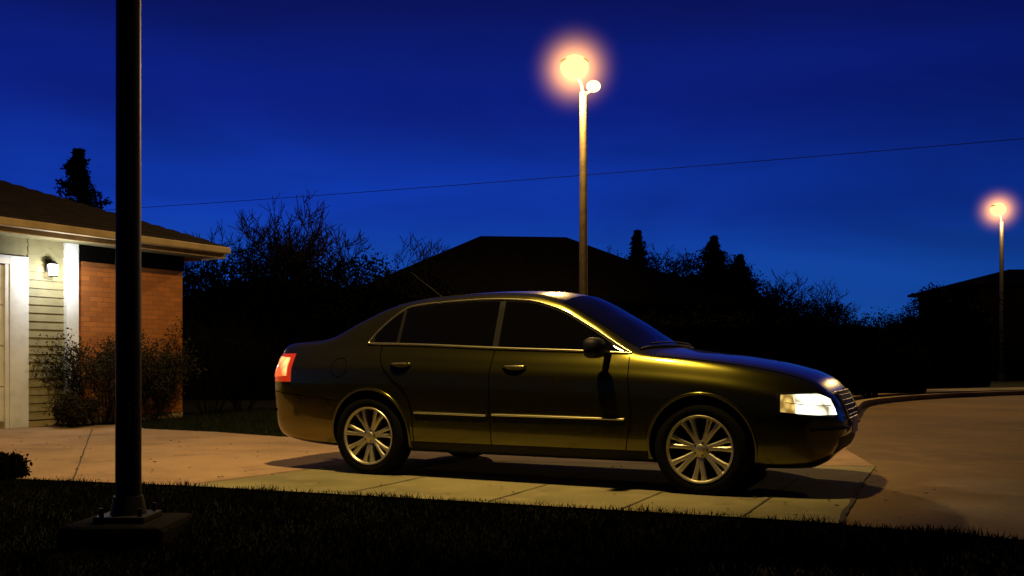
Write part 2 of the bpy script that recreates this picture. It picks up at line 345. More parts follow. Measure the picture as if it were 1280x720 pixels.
# ------------------------------------------------------------------ vegetation tools
def branch_mesh(trunks,depth,spread,shrink,taper=.66,kids=(2,4),seed=1,up=.15,minr=.002):
    R=random.Random(seed); V=[];Q=[];tips=[]
    def seg(p,q,r0,r1):
        d=(q-p).normalized(); a=Vector((0,0,1)) if abs(d.z)<.9 else Vector((1,0,0)); x=d.cross(a).normalized(); y=d.cross(x); o=len(V)
        for c,r in((p,r0),(q,r1)):
            for k in range(3):
                t=k*math.pi*2/3; V.append(tuple(c+x*math.cos(t)*r+y*math.sin(t)*r))
        for k in range(3): Q.append((o+k,o+(k+1)%3,o+3+(k+1)%3,o+3+k))
    def rec(p,d,l,r,n):
        ns=3; 
        for i in range(ns):
            d2=(d+Vector((R.gauss(0,.12),R.gauss(0,.12),R.gauss(0,.08)+up*.3))).normalized(); q=p+d2*l/ns; r2=r*(1-.12)
            seg(p,q,r,r2)
            p,d,r=q,d2,r2
            if n>0 and i<ns-1 and R.random()<.75:
                dd=(d+Vector((R.gauss(0,1),R.gauss(0,1),R.gauss(0,.5)))*spread).normalized(); rec(p,dd,l*shrink*.8,max(r*taper*.8,minr),n-1)
        if n<=0: tips.append(tuple(p)); return
        for _ in range(R.randint(*kids)):
            dd=(d+Vector((R.gauss(0,1),R.gauss(0,1),R.gauss(0,.5)+up))*spread).normalized()
            rec(p,dd,l*shrink*R.uniform(.8,1.15),max(r*taper,minr),n-1)
    for (p,d,l,r) in trunks: rec(Vector(p),Vector(d).normalized(),l,r,depth)
    return V,Q,tips
def leaves(C,n_per,spr,size,seed=3):
    g=np.random.default_rng(seed); C=np.asarray(C); K=np.repeat(C,n_per,axis=0); n=len(K)
    c=K+np.clip(g.normal(0,spr,(n,3)),-1.9*spr,1.9*spr); a=g.normal(0,1,(n,3)); a/=np.linalg.norm(a,axis=1)[:,None]; b_=g.normal(0,1,(n,3)); b_=np.cross(a,b_); b_/=np.linalg.norm(b_,axis=1)[:,None]
    s=(size*g.uniform(.5,1.3,n))[:,None]
    V=np.stack([c-a*s,c+b_*s*.5,c+a*s,c-b_*s*.5],1).reshape(-1,3); return V,np.arange(4*n).reshape(-1,4)
def bare_tree(name,x,y,h,seed,depth=5,wid=1.0):
    V,Q,t=branch_mesh([((0,0,0),(0,0,1),h*.30,h*.022)],depth,.62,.70,seed=seed,up=.22,kids=(2,3),minr=.010)
    V=np.array(V); s=h/np.percentile(V[:,2],99.7); V[:,2]*=s; V[:,:2]*=s*wid
    e_=empty(name,(x,y,0)); npmesh('branches',V,Q,M['bark'],e_); return e_
def at(u,Y): return (u-640)/F*Y
def zt(v,Y): return H+(HY-v)/F*Y
for (u,v_,Y,sd) in ((335,246,27,11),(372,270,29,12),(300,276,30,14),(440,290,31,5),(485,300,33,21),(408,294,34,9),(1050,350,46,8),(1085,392,46,17),(770,318,38,23),(832,312,38,24),(960,345,38,26),(1005,360,40,27),(860,318,39,28),(252,312,30,29)):
    bare_tree('bare_tree',at(u,Y),Y,zt(v_,Y),sd,5)

def conifer(name,x,y,h,rb_,seed,z0=1.0,tiers=26):
    g=np.random.default_rng(seed); C=[]
    e_=empty(name,(x,y,0)); cyl('trunk',(0,0,0),(0,0,h*.95),.16,.02,M['bark'],e_,10)
    for i in range(tiers):
        t=i/(tiers-1); z_=z0+(h-z0)*t; r=rb_*(1-t)**.7*g.uniform(.7,1.2)+.05
        for k in range(9):
            a=g.uniform(0,6.28); rr=r*g.uniform(.5,1.12)
            for s in np.linspace(.12,1,7): C.append((math.cos(a)*rr*s,math.sin(a)*rr*s,z_-rr*s*.12+ (s**2)*.2*rr))
    V,Q=leaves(C,13,.055,.06,seed); npmesh('needles',V,Q,M['leaf'],e_); return e_
conifer('conifer_tree',at(98,25),25,zt(192,25),1.5,4)
conifer('conifer_tree',at(797,36),36,zt(292,36),.75,6)
conifer('conifer_tree',at(893,36),36,zt(299,36),1.7,7)
conifer('conifer_tree',at(925,38),38,zt(322,38),1.8,9)

def tree_mass(name,prof,Y0,dY,seed,dens=1.0,npp=46,lo=.15):
    g=np.random.default_rng(seed); us=[p[0] for p in prof]; vs=[p[1] for p in prof]
    C=[]
    uu=np.arange(us[0],us[-1],7)
    e_=empty(name,(0,0,0))
    n=len(uu)*2; U=np.linspace(us[0],us[-1],n)
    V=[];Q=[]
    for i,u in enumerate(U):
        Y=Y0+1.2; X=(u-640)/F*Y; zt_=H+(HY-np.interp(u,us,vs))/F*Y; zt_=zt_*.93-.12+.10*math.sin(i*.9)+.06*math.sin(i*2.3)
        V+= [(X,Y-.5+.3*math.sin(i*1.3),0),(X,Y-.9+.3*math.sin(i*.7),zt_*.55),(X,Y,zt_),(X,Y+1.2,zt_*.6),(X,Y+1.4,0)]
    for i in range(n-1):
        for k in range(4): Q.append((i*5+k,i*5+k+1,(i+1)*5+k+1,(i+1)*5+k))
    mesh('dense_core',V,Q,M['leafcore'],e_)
    for u in uu:
        top=H+(HY-np.interp(u,us,vs))/F*Y0; top+= .16*math.sin(u*.11)+.12*math.sin(u*.043+1)
        for _ in range(int(7*dens)):
            Y=Y0+g.uniform(-dY,dY); X=(u+g.uniform(-5,5)-640)/F*Y0; zz=top*g.uniform(lo,1.0)**.5
            C.append((X,Y,zz-g.uniform(0,.1)))
        C.append(((u-640)/F*Y0,Y0,top+g.normal(0,.06)))
    V,Q=leaves(C,npp,.16,.055,seed+1); npmesh('foliage',V,Q,M['leaf'],e_)
tree_mass('distant_tree_mass',[(190,366),(235,352),(262,340),(300,334),(340,330),(380,334),(420,338),(470,340),(520,345),(560,352)],25,1.2,31)
tree_mass('distant_tree_mass',[(690,350),(740,340),(770,328),(797,322),(815,330),(835,326),(870,330),(900,322),(930,338),(955,356),(985,374),(1020,386),(1060,400),(1085,410),(1110,398),(1135,388),(1170,366),(1230,385)],36,1.6,37,1,60)
tree_mass('hedge_row',[(-60,402),(200,408),(400,400),(640,396),(860,404),(1000,412),(1060,418),(1150,424)],24,.6,41,.4,30,.6)
tree_mass('distant_tree_mass',[(1040,430),(1090,420),(1150,415),(1220,420),(1400,410)],46,1.5,43,.5,40)

def shrub(name,x,y,h,r,seed,lf=12,m=None):
    tr=[]; R=random.Random(seed)
    for k in range(14):
        a=R.uniform(0,6.28); tr.append(((math.cos(a)*r*.2,math.sin(a)*r*.2,0),(math.cos(a)*.55,math.sin(a)*.55,1),h*.33,.010))
    V,Q,t=branch_mesh(tr,3,.45,.72,seed=seed,up=.2,kids=(2,3),minr=.0025)
    V=np.array(V); s=h/V[:,2].max(); V*=s; t=np.array(t)*s
    e_=empty(name,(x,y,0)); npmesh('twigs',V,Q,M['bark'],e_)
    LV,LQ=leaves(t,lf,.05,.022,seed); LV[:,2]=np.abs(LV[:,2]); npmesh('leaves',LV,LQ,m or M['shrub'],e_)
shrub('shrub',at(128,13.6),13.6,1.33,.5,3,9)
shrub('shrub',at(185,14.3),14.3,1.25,.5,4,8)
shrub('shrub',at(262,16),16,1.7,.5,5,5,M['leaf'])
shrub('shrub',at(95,13.0),13.0,.42,.4,6,10)
shrub('shrub',at(305,17),17,1.5,.5,9,8,M['leaf'])
shrub('shrub',at(8,7.4),7.3,.10,.3,8,10,M['leaf'])

# ------------------------------------------------------------------ background houses
def hip_house(name,cx,cy,rz,L,D,wall,pt,ov=.5,ins=None):
    e_=empty(name,(cx,cy,0),rz)
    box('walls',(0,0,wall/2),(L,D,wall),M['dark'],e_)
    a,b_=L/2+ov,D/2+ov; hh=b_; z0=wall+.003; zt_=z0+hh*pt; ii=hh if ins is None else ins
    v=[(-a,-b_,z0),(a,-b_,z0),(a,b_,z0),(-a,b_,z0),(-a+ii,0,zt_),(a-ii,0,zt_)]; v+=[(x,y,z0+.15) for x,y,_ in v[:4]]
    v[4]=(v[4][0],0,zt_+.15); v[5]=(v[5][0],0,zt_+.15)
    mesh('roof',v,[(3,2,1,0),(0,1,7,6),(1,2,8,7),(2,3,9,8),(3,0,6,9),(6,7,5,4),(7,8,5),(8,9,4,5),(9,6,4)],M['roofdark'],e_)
    cyl('roof_vent',(a*.2,.9,zt_-.5),(a*.2,.9,zt_+.16),.06,.06,M['dark'],e_,10)
    for k in range(3):
        x=-L/2+L*(k+.7)/3.4
        box('window',(x,-D/2-.01,wall*.55),(1.3,.06,1.1),M['glass'],e_); 
        for dx in(-.68,.68): box('window_frame',(x+dx,-D/2-.02,wall*.55),(.07,.09,1.24),M['dark'],e_)
        for dz in(-.585,.585): box('window_frame',(x,-D/2-.02,wall*.55+dz),(1.28,.09,.07),M['dark'],e_)
    box('door',(L/2-.9,-D/2-.01,1.02),(.95,.06,2.03),M['dark'],e_,.01)
    return e_
hip_house('neighbour_house',.42,34,math.radians(6),11.6,8.2,2.75,.55,ins=4.75)
hip_house('neighbour_house',33.6,54,math.radians(-4),17,9,5.0,.22,ins=4)
fe=empty('horizon_block_fence',(0,0,0)); v=[];f=[]  # fence added to block the horizon with a dark band
x=-9
while x<8.6:
    o=len(v); hgt=1.75+random.uniform(-.02,.02); y=22.4
    v+=[(x,y,0),(x+.135,y,0),(x+.135,y,hgt),(x,y,hgt),(x,y+.02,0),(x+.135,y+.02,0),(x+.135,y+.02,hgt),(x,y+.02,hgt)]
    f+=[tuple(o+k for k in q) for q in((0,1,2,3),(5,4,7,6),(3,2,6,7),(1,5,6,2),(4,0,3,7))]
    x+=.145
mesh('boards',v,f,M['fence'],fe); box('rail',(-.2,22.45,1.4),(17.6,.05,.09),M['fence'],fe)
box('lower_rail',(-.2,22.45,.4),(17.6,.05,.09),M['fence'],fe)

# ------------------------------------------------------------------ street lamps
def street_lamp(x,y,h,e,halo,armdir=-1,small=True,R=1.55,pm='poleg'):
    r=empty('street_lamp',(x,y,0)); pm=M[pm]
    cyl('base',(0,0,0),(0,0,.35),.17,.14,pm,r); cyl('pole',(0,0,.35),(0,0,h-.55),.115,.085,pm,r)
    tube('arm',[(0,0,h-.6),(armdir*.05,-.03,h-.35),(armdir*.18,-.1,h-.12),(armdir*.34,-.18,h-.02)],.035,pm,r)
    cx=armdir*.22
    sphere('housing',(cx,-.12,h+.16),.28,pm,r,(1.2,.8,.32))
    sphere('lens',(cx,-.12,h+.02),.34,M['lampglow'],r,(1.0,.85,.86))
    if small:
        cyl('bracket',(0,0,h-.62),(.22,-.05,h-.50),.03,.03,pm,r,8)
        sphere('small_lens',(.24,-.06,h-.42),.16,M['lampglow2'],r,(1.1,.9,.9))
    hm=halo_mat('painted_lamp_halo',(1,.40,.10),halo,R,5.0)  # self-lit volume standing in for the glow around the lamp head
    s=sphere('emissive_halo',(0,0,0),R,hm,r); s.location=(cx,-.12,h-.02)
    light('lamp_light','POINT',(cx,-.42,h-.60),e,(1,.62,.20),.15,r)
    return r
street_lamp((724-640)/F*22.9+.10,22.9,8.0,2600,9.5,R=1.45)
street_lamp(at(1252,44),44,8.0,2000,8,small=False,R=1.5,pm='pole')  # darker pole material makes this shaft look unlit

nl=empty('street_lamp',(NX,NY,0))
box('footing',(0,0,.04),(.50,.48,.14),M['footing'],nl,.03)
box('base_plate',(0,0,.125),(.25,.25,.03),M['pole'],nl,.006)
for a in(-1,1):
    for b_ in(-1,1): cyl('anchor_bolt',(a*.095,b_*.095,.14),(a*.095,b_*.095,.18),.012,.012,M['pole'],nl,6)
cyl('base_collar',(0,0,.14),(0,0,.23),.088,.070,M['pole'],nl); cyl('pole',(0,0,.23),(0,0,7.3),.062,.053,M['pole'],nl,32)
box('hand_hole_cover',(0,-.062,.62),(.065,.012,.16),M['pole'],nl,.004)
tube('arm',[(0,0,7.2),(.14,.08,7.45),(.56,.45,7.62),(1.07,.95,7.66)],.03,M['pole'],nl)
sphere('housing',(1.25,1.12,7.67),.34,M['pole'],nl,(1.2,.9,.35))
sphere('lens',(1.25,1.12,7.60),.2,M['lampglow'],nl,(1.2,.9,.35))
o=light('lamp_light','SPOT',(1.25,1.12,7.45),2350,(1,.67,.235),.17,nl,spot_size=math.radians(103),spot_blend=.6)
tgt=Vector((-2.1,10.7,0)); src=Vector((NX+1.25,NY+1.12,7.45)); o.rotation_euler=(tgt-src).to_track_quat('-Z','Y').to_euler()

pl=empty('power_line',(0,0,0))
A=Vector((-36,51.5,8.4));B=Vector((36,23,8.5))
pts=[]
for i in range(61):
    t=i/60; p=A.lerp(B,t); p.z-=1.1*4*t*(1-t)*.35; pts.append(p)
tube('cable',pts,.012,M['wire'],pl)
for p in(A,B):
    cyl('pole',(p.x,p.y,0),(p.x,p.y,9),.15,.11,M['bark'],pl,12); box('crossarm',(p.x,p.y,8.3),(.12,1.8,.12),M['bark'],pl)

# ------------------------------------------------------------------ CAR
car=empty('parked_car',(.435,7.67,0),math.atan2(-.436,.9))
def pch(xs,ys):
    xs=np.array(xs,float);ys=np.array(ys,float);h=np.diff(xs);dl=np.diff(ys)/h;m=np.zeros(len(xs));m[0]=dl[0];m[-1]=dl[-1]
    for i in range(1,len(xs)-1):
        if dl[i-1]*dl[i]>0:
            w1=2*h[i]+h[i-1];w2=h[i]+2*h[i-1];m[i]=(w1+w2)/(w1/dl[i-1]+w2/dl[i])
    def fn(x):
        x=np.clip(x,xs[0],xs[-1]);i=np.clip(np.searchsorted(xs,x,side='right')-1,0,len(xs)-2);t=(x-xs[i])/h[i]
        return (1+2*t)*(1-t)**2*ys[i]+t*(1-t)**2*h[i]*m[i]+t*t*(3-2*t)*ys[i+1]+t*t*(t-1)*h[i]*m[i+1]
    return fn
def tb(l): return pch([a for a,_ in l],[b for _,b in l])
ztop=tb([(-2.42,.60),(-2.405,.80),(-2.38,.98),(-2.33,1.07),(-2.22,1.105),(-1.95,1.12),(-1.80,1.155),(-1.55,1.285),(-1.25,1.405),(-.9,1.46),(-.4,1.482),(0,1.468),(.2,1.435),(.55,1.255),(.95,1.025),(1.1,.995),(1.5,.945),(1.85,.875),(2.02,.81),(2.10,.74),(2.16,.66),(2.2,.56)])
zr=tb([(-2.42,.585),(-2.405,.76),(-2.38,.93),(-2.33,1.03),(-2.22,1.06),(-1.95,1.075),(-1.8,1.105),(-1.55,1.225),(-1.25,1.348),(-.9,1.402),(-.4,1.422),(-.05,1.405),(.2,1.34),(.5,1.185),(.86,.988),(.98,.957),(1.1,.945),(1.5,.90),(1.85,.835),(2.02,.77),(2.10,.705),(2.16,.63),(2.2,.54)])
Wt=tb([(-2.42,.52),(-2.33,.62),(-2.2,.66),(-1.95,.68),(-1.8,.68),(-1.25,.60),(-.9,.585),(-.4,.58),(0,.58),(.2,.595),(.86,.70),(.98,.72),(1.1,.72),(1.5,.70),(1.85,.64),(2.02,.57),(2.2,.42)])
Wm=tb([(-2.42,.60),(-2.40,.68),(-2.35,.76),(-2.22,.82),(-2.0,.85),(-1.6,.868),(-1,.875),(0,.88),(1,.875),(1.5,.865),(1.8,.835),(1.98,.775),(2.1,.67),(2.17,.55),(2.2,.45)])
zs=tb([(-2.42,.56),(-2.405,.73),(-2.38,.89),(-2.33,.98),(-2.2,1.005),(-1.8,1.02),(-1.4,1.03),(-1,1.02),(-.2,.985),(.6,.955),(.97,.93),(1.5,.872),(1.85,.80),(2.02,.735),(2.10,.68),(2.16,.61),(2.2,.53)])
zb=tb([(-2.42,.44),(-2.39,.34),(-2.3,.27),(-1.8,.215),(-1.,.2),(1,.2),(1.8,.195),(2.0,.2),(2.1,.24),(2.17,.33),(2.2,.42)])
def section(x,n=7):
    wm,wt,a,b_,r,t=Wm(x),Wt(x),zb(x),zs(x),zr(x),ztop(x); h=b_-a
    wt=min(wt,wm-.12)
    c=[(0,a),(wm-.17,a),(wm-.085,a+.025),(wm-.045,a+.10*h/.8),(wm-.018,a+.36*h),(wm,a+.62*h),(wm-.006,a+.77*h),(wm-.045,a+.885*h),(wm-.100,b_)]
    c8=(wt,r); mid=((c[-1][0]+wt)/2+.012,(b_+r)/2); c+= [mid,c8]
    for k in(.90,.72,.48,.24,0): c.append((wt*k,r+(t-r)*(1-k*k)**.8))
    c=np.array(c); s=np.r_[0,np.cumsum(np.linalg.norm(np.diff(c,axis=0),axis=1)+1e-5)]
    fy,fz=pch(s,c[:,0]),pch(s,c[:,1]); ss=np.concatenate([np.linspace(s[i],s[i+1],n,endpoint=False) for i in range(len(s)-1)]+[[s[-1]]])
    return np.array([fy(q) for q in ss]),np.array([fz(q) for q in ss])
NS=7; I5=5*NS; I8=10*NS
_c={}
def sec(x):
    k=round(float(x),4)
    if k not in _c: _c[k]=section(k)
    return _c[k]
def sideY(x,z):
    y,zz=sec(x); return float(np.interp(z,zz[1*NS:I8+1],y[1*NS:I8+1]))
def topZ(x,yq):
    y,zz=sec(x); return float(np.interp(abs(yq),y[I5:][::-1],zz[I5:][::-1]))
xf=np.linspace(2.2,1.6,161); xr_=np.linspace(-2.42,-1.8,161)
def endX(yq,z,front=True):
    for x in (xf if front else xr_):
        y,zz=sec(x); ya=abs(yq)
        if ya>y.max(): continue
        t=np.interp(ya,y[I5:][::-1],zz[I5:][::-1]); b_=np.interp(ya,y[:I5+1],zz[:I5+1])
        if b_<=z<=t: return float(x)
    return 1.6 if front else -1.8
xs=np.unique(np.round(np.r_[np.linspace(-2.42,-2.2,16),np.linspace(-2.2,1.9,110),np.linspace(1.9,2.2,26)],4))
V=[];Fc=[]
for x in xs:
    y,z=sec(x); ring=[(x,-a,b_) for a,b_ in zip(y,z)]+[(x,a,b_) for a,b_ in list(zip(y,z))[-2:0:-1]]; V+=ring
R=len(ring)
for i in range(len(xs)-1):
    for k in range(R): Fc.append((i*R+k,(i+1)*R+k,(i+1)*R+(k+1)%R,i*R+(k+1)%R))
Fc.append(tuple(range(R))); Fc.append(tuple(range(len(V)-1,len(V)-R-1,-1)))
body=mesh('body_tmp',V,Fc,[M['paint'],M['black']])
bm=bmesh.new(); bm.from_mesh(body.data); bmesh.ops.recalc_face_normals(bm,faces=bm.faces); bm.to_mesh(body.data); bm.free()
WB=1.33; WZ=.318; AR=.358
cv=[];cf=[]
for sx in(-WB,WB):
    for sy in(-1,1):
        n=72;o=len(cv)
        for yy in(.58,1.2):
            for i in range(n):
                t=2*math.pi*i/n; cv.append((sx+AR*math.cos(t),sy*yy,WZ+.01+AR*math.sin(t)))
        for i in range(n): cf.append((o+i,o+(i+1)%n,o+n+(i+1)%n,o+n+i))
        cf.append(tuple(range(o,o+n))[::-1]); cf.append(tuple(range(o+n,o+2*n)))
cut=mesh('cut_tmp',cv,cf,[M['paint'],M['black']])
bm=bmesh.new(); bm.from_mesh(cut.data); bmesh.ops.recalc_face_normals(bm,faces=bm.faces)
for q in bm.faces:q.material_index=1
bm.to_mesh(cut.data); bm.free()
bo=body.modifiers.new('b','BOOLEAN'); bo.object=cut; bo.operation='DIFFERENCE'; bo.solver='EXACT'
bpy.context.view_layer.update(); dg=bpy.context.evaluated_depsgraph_get()
me=bpy.data.meshes.new_from_object(body.evaluated_get(dg))
bpy.data.objects.remove(body); bpy.data.objects.remove(cut)
me.polygons.foreach_set('use_smooth',[True]*len(me.polygons)); me.set_sharp_from_angle(angle=math.radians(38))
bo=bpy.data.objects.new('body_shell',me); link(bo,car)

def side_pts(pl_,s,off=.002):
    return [(x,s*(sideY(x,z)+off),z) for x,z in pl_]
def lin(a,b_,n): return [(a[0]+(b_[0]-a[0])*i/n,a[1]+(b_[1]-a[1])*i/n) for i in range(n+1)]
def colpatch(name,x0,x1,lo,hi,s,m,off=.004,nx=40,nz=8):
    v=[];f=[]
    for i in range(nx+1):
        x=x0+(x1-x0)*i/nx; a,b_=lo(x),hi(x); b_=max(b_,a+.001)
        for j in range(nz+1):
            z=a+(b_-a)*j/nz; v.append((x,s*(sideY(x,z)+off),z))
    for i in range(nx):
        for j in range(nz):
            a=i*(nz+1)+j; q=(a,a+nz+1,a+nz+2,a+1); f.append(q if s<0 else q[::-1])
    return mesh(name,v,f,m,car,True)
XR=-1.40
def dlo_lo(x): return float(zs(x))+.022
def dlo_hi(x):
    h=float(zr(x))-.035
    if x<-.8: 
        t=np.clip((x-XR)/.46,0,1); h=min(h,dlo_lo(x)+ .335*math.sin(t*math.pi/2)**.85)
    return h
xA=.84
while dlo_hi(xA)<dlo_lo(xA)+.006: xA-=.005
for s in(-1,1):
    colpatch('window_surround',XR+.01,xA,dlo_lo,dlo_hi,s,M['black'],.003,90,8)
    ins=lambda fn,d: (lambda x: fn(x)+d)
    colpatch('rear_quarter_glass',XR+.06,-1.13,ins(dlo_lo,.012),ins(dlo_hi,-.016),s,M['glass'],.007,24)
    colpatch('rear_door_glass',-1.10,-.275,ins(dlo_lo,.012),ins(dlo_hi,-.016),s,M['glass'],.007,40)
    colpatch('front_door_glass',-.225,xA-.06,ins(dlo_lo,.012),ins(dlo_hi,-.016),s,M['glass'],.007,48)
    xx=np.linspace(XR+.01,xA,70)
    lo_=[(x,dlo_lo(x)) for x in xx]; hi_=[(x,max(dlo_hi(x),dlo_lo(x))) for x in xx[::-1]]
    tube('window_chrome',side_pts(lo_,s,.006)+side_pts(hi_,s,.006),.008,M['chrome'],car,True)
    colpatch('sill_shade_strip',-.955,.955,lambda x:.222,lambda x:.285,s,M['black'],.006,30,4)  # black strip laid along the sill in place of the shade there
    def seam(nm,pts,r=.0035): tube(nm,side_pts(pts,s,.0005),r,M['seam'],car,res=1)
    seam('b_pillar_gap',lin((-.25,.29),(-.25,float(zs(-.25))+.01),24))
    fx=.83; seam('front_door_gap',lin((fx-.03,.29),(fx+.02,.55),8)+lin((fx+.02,.56),(fx-.02,float(zs(fx))),10))
    rd=[(-1.26,float(zs(-1.3))+.005),(-1.24,.93),(-1.18,.84),(-1.10,.76),(-1.01,.70),(-.955,.62),(-.93,.52),(-.93,.29)]
    seam('rear_door_gap',[p for a,b_ in zip(rd,rd[1:]) for p in lin(a,b_,6)])
    seam('bumper_gap_front',lin((1.70,.52),(1.93,.56),14)); seam('bumper_gap_rear',lin((-1.70,.60),(-2.34,.66),20))
    if s<0: seam('fuel_flap',[( -1.62+.075*math.cos(t),.86+.075*math.sin(t)) for t in np.linspace(0,2*math.pi,24)],.0022)
    for (a,b_,nm) in((-.90,-.275,'rear_door_moulding'),(-.225,.80,'front_door_moulding')):
        colpatch(nm,a,b_,lambda x:.455,lambda x:.515,s,M['black'],.010,30,4)
        tube(nm+'_chrome',side_pts(lin((a,.512),(b_,.505),30),s,.014),.008,M['chrome'],car)
    for cx in(-WB,WB):
        pts=[]
        for i in range(49):
            t=math.radians(-12+204*i/48); x=cx+(AR+.006)*math.cos(t); z=WZ+.01+(AR+.006)*math.sin(t)
            if z>.24: pts.append((x,s*(sideY(x,z)+.001),z))
        tube('arch_lip',pts,.012,M['paint'],car)
    for hx,hz in((-1.03,.885),(-.05,.865)):
        yy=sideY(hx,hz)
        sphere('handle_recess',(hx,s*(yy-.004),hz-.003),.04,M['black'],car,(1.35,.22,.55))
        pts=[(hx+.09*math.cos(t),s*(yy+.004+.022*math.sin(t)),hz+.004) for t in np.linspace(0,math.pi,14)]
        tube('door_handle',pts,.010,M['paint'],car)
        tube('handle_chrome',[(p[0],p[1]+s*.009,p[2]+.004) for p in pts[3:-3]],.004,M['chrome'],car)
    mx,my,mz=.62,s*.99,1.0
    bmm=bmesh.new(); bmesh.ops.create_uvsphere(bmm,u_segments=24,v_segments=14,radius=1)
    for q in bmm.verts:
        x,y,z=q.co; sg=lambda a,p_:math.copysign(abs(a)**p_,a)
        x,y,z=sg(x,.8)*.075,sg(y,.7)*.11,sg(z,.7)*.072
        if x<-.035: x=-.035
        q.co=(mx+x,my+y,mz+z)
    for q in bmm.faces:q.smooth=True
    mm=bpy.data.meshes.new('mirror_housing'); bmm.to_mesh(mm); bmm.free(); mm.materials.append(M['black']); link(bpy.data.objects.new('mirror_housing',mm),car)
    cyl('mirror_stalk',(.65,s*.77,.955),(.63,s*.92,.972),.028,.022,M['black'],car,12)
    box('mirror_glass',(mx-.038,my,mz),(.004,.17,.10),M['chrome'],car,.001)
    def wrap(nm,zlo,zhi,y0,y1,xs_,front,m_,off,nz=6,n1=16,n2=14,i0=0,i1=None):
        v=[];f=[];cols=n1+n2; i1=cols if i1 is None else i1
        rng_=range(i0,i1+1)
        for j in range(nz+1):
            for i in rng_:
                z=zlo(i/cols)+(zhi(i/cols)-zlo(i/cols))*j/nz
                if i<=n1:
                    q=i/n1; yy=y0+(y1-y0)*q
                    x=endX(yy,z,front); v.append((x+(off if front else -off),s*(yy+off*.4),z)); 
                else:
                    xe=endX(y1,z,front); q=(i-n1)/n2; x=xe+(xs_-xe)*q
                    v.append((x,s*(sideY(x,z)+off),z))
        W=len(rng_)
        for j in range(nz):
            for i in range(W-1): f.append((j*W+i,j*W+i+1,(j+1)*W+i+1,(j+1)*W+i))
        return mesh(nm,v,f,m_,car,True)
    zl=lambda t:.545+.050*max(0,t-.55); zh=lambda t:.712-.12*max(0,.35-t)-.01*t
    wrap('headlight_surround',zl,zh,.53,.70,1.82,True,M['black'],.003)
    e1=lambda fn,d:(lambda t:fn(t)+d)
    wrap('headlight_lens',e1(zl,.012),e1(zh,-.012),.55,.70,1.85,True,M['head'],.009,i0=0,i1=24)
    wrap('indicator_lens',e1(zl,.012),e1(zh,-.012),.55,.70,1.85,True,M['amber'],.009,i0=24,i1=30)
    wrap('lens_divider',e1(zl,.070),e1(zl,.075),.57,.70,1.88,True,M['chrome'],.0105,nz=1)
    wrap('taillight_surround',lambda t:.74,lambda t:.975,.44,.70,-2.12,False,M['tailred'],.003)
    wrap('taillight_lens',lambda t:.760+.03*t,lambda t:.962-.02*t,.50,.70,-2.17,False,M['tail'],.008)
    pts=[]
    for x in np.linspace(1.0,2.03,40):
        y,zz=sec(x); k=int(9.3*NS); pts.append((x,s*(y[k]+.0005),zz[k]+.0005))
    tube('hood_gap',pts,.0035,M['seam'],car,res=1)
    pts=[]
    for x in np.linspace(-1.85,-2.38,24):
        y,zz=sec(x); k=int(10.4*NS); pts.append((x,s*y[k],zz[k]+.0005))
    tube('trunk_gap',pts,.0035,M['seam'],car,res=1)
    sphere('fog_light',(2.105,s*.56,.36),.05,M['glass'],car,(.5,1,.8))
def screen(nm,xa,xb,k0,off=.004,m_=M['glass']):
    v=[];f=[];nx=26
    for i in range(nx+1):
        row=[]
        for s in(-1,1):
            kk=np.linspace(k0*NS,15*NS,22)
            if s==1: kk=kk[::-1][1:]
            for k in kk:
                q=(15*NS-k)/((15-k0)*NS)
                x=xa(q)+(xb(q)-xa(q))*i/nx
                yy,zz=sec(x); yv=np.interp(k,np.arange(len(yy)),yy); zv=np.interp(k,np.arange(len(zz)),zz)
                row.append((x,s*yv,zv+off))
        v+=row; W=len(row)
    for i in range(nx):
        for j in range(W-1): f.append((i*W+j,i*W+j+1,(i+1)*W+j+1,(i+1)*W+j))
    return mesh(nm,v,f,m_,car,True)
screen('windshield',lambda q:.235-.02*q*q,lambda q:.94-.10*q*q,10.45)
screen('rear_window',lambda q:-1.27,lambda q:-1.80+.05*q*q,10.55)
tube('windshield_cowl',[(.965-.10*(a/.7)**2+.0,a,topZ(.965-.10*(a/.7)**2,a)+.004) for a in np.linspace(-.70,.70,31)],.012,M['black'],car)
for y0,y1 in((.05,-.55),(.5,-.02)):
    tube('wiper',[(.94-.08*(y/.7)**2,y,topZ(.92-.08*(y/.7)**2,y)+.018) for y in np.linspace(y0,y1,9)],.006,M['black'],car)
def fpatch(nm,y0,y1,z0,z1,m_,off,front=True,tap=0,ny=20,nz=6):
    v=[];f=[]
    for j in range(nz+1):
        for i in range(ny+1):
            z=z0+(z1-z0)*j/nz; k=1-tap*(1-j/nz); y=(y0+(y1-y0)*i/ny)*k; v.append((endX(y,z,front)+(off if front else -off),y,z))
    for j in range(nz):
        for i in range(ny): a=j*(ny+1)+i; f.append((a,a+1,a+ny+2,a+ny+1))
    return mesh(nm,v,f,m_,car,True)
fpatch('grille',-.36,.36,.515,.70,M['black'],.006,tap=.2)
for k in range(5):
    z=.54+k*.034; tube('grille_bar',[(endX(y,z)+.010,y,z) for y in np.linspace(-.31,.31,15)],.003,M['chrome'],car)
fr=[(-.29,.515),(.29,.515),(.36,.70),(-.36,.70),(-.29,.515)]; pts=[]
for a,b_ in zip(fr,fr[1:]): pts+=[(endX(y,z)+.010,y,z) for y,z in lin(a,b_,10)]
tube('grille_frame',pts,.006,M['chrome'],car)
fpatch('lower_intake',-.50,.50,.29,.40,M['black'],.004)
tube('front_bumper_strip',[(endX(y,.465)+.006,y,.465) for y in np.linspace(-.74,.74,41)],.014,M['black'],car)
box('front_plate',(2.222,0,.46),(.008,.32,.11),M['white'],car,.003)
box('rear_plate',(-2.435,0,.80),(.01,.34,.12),M['white'],car,.003)
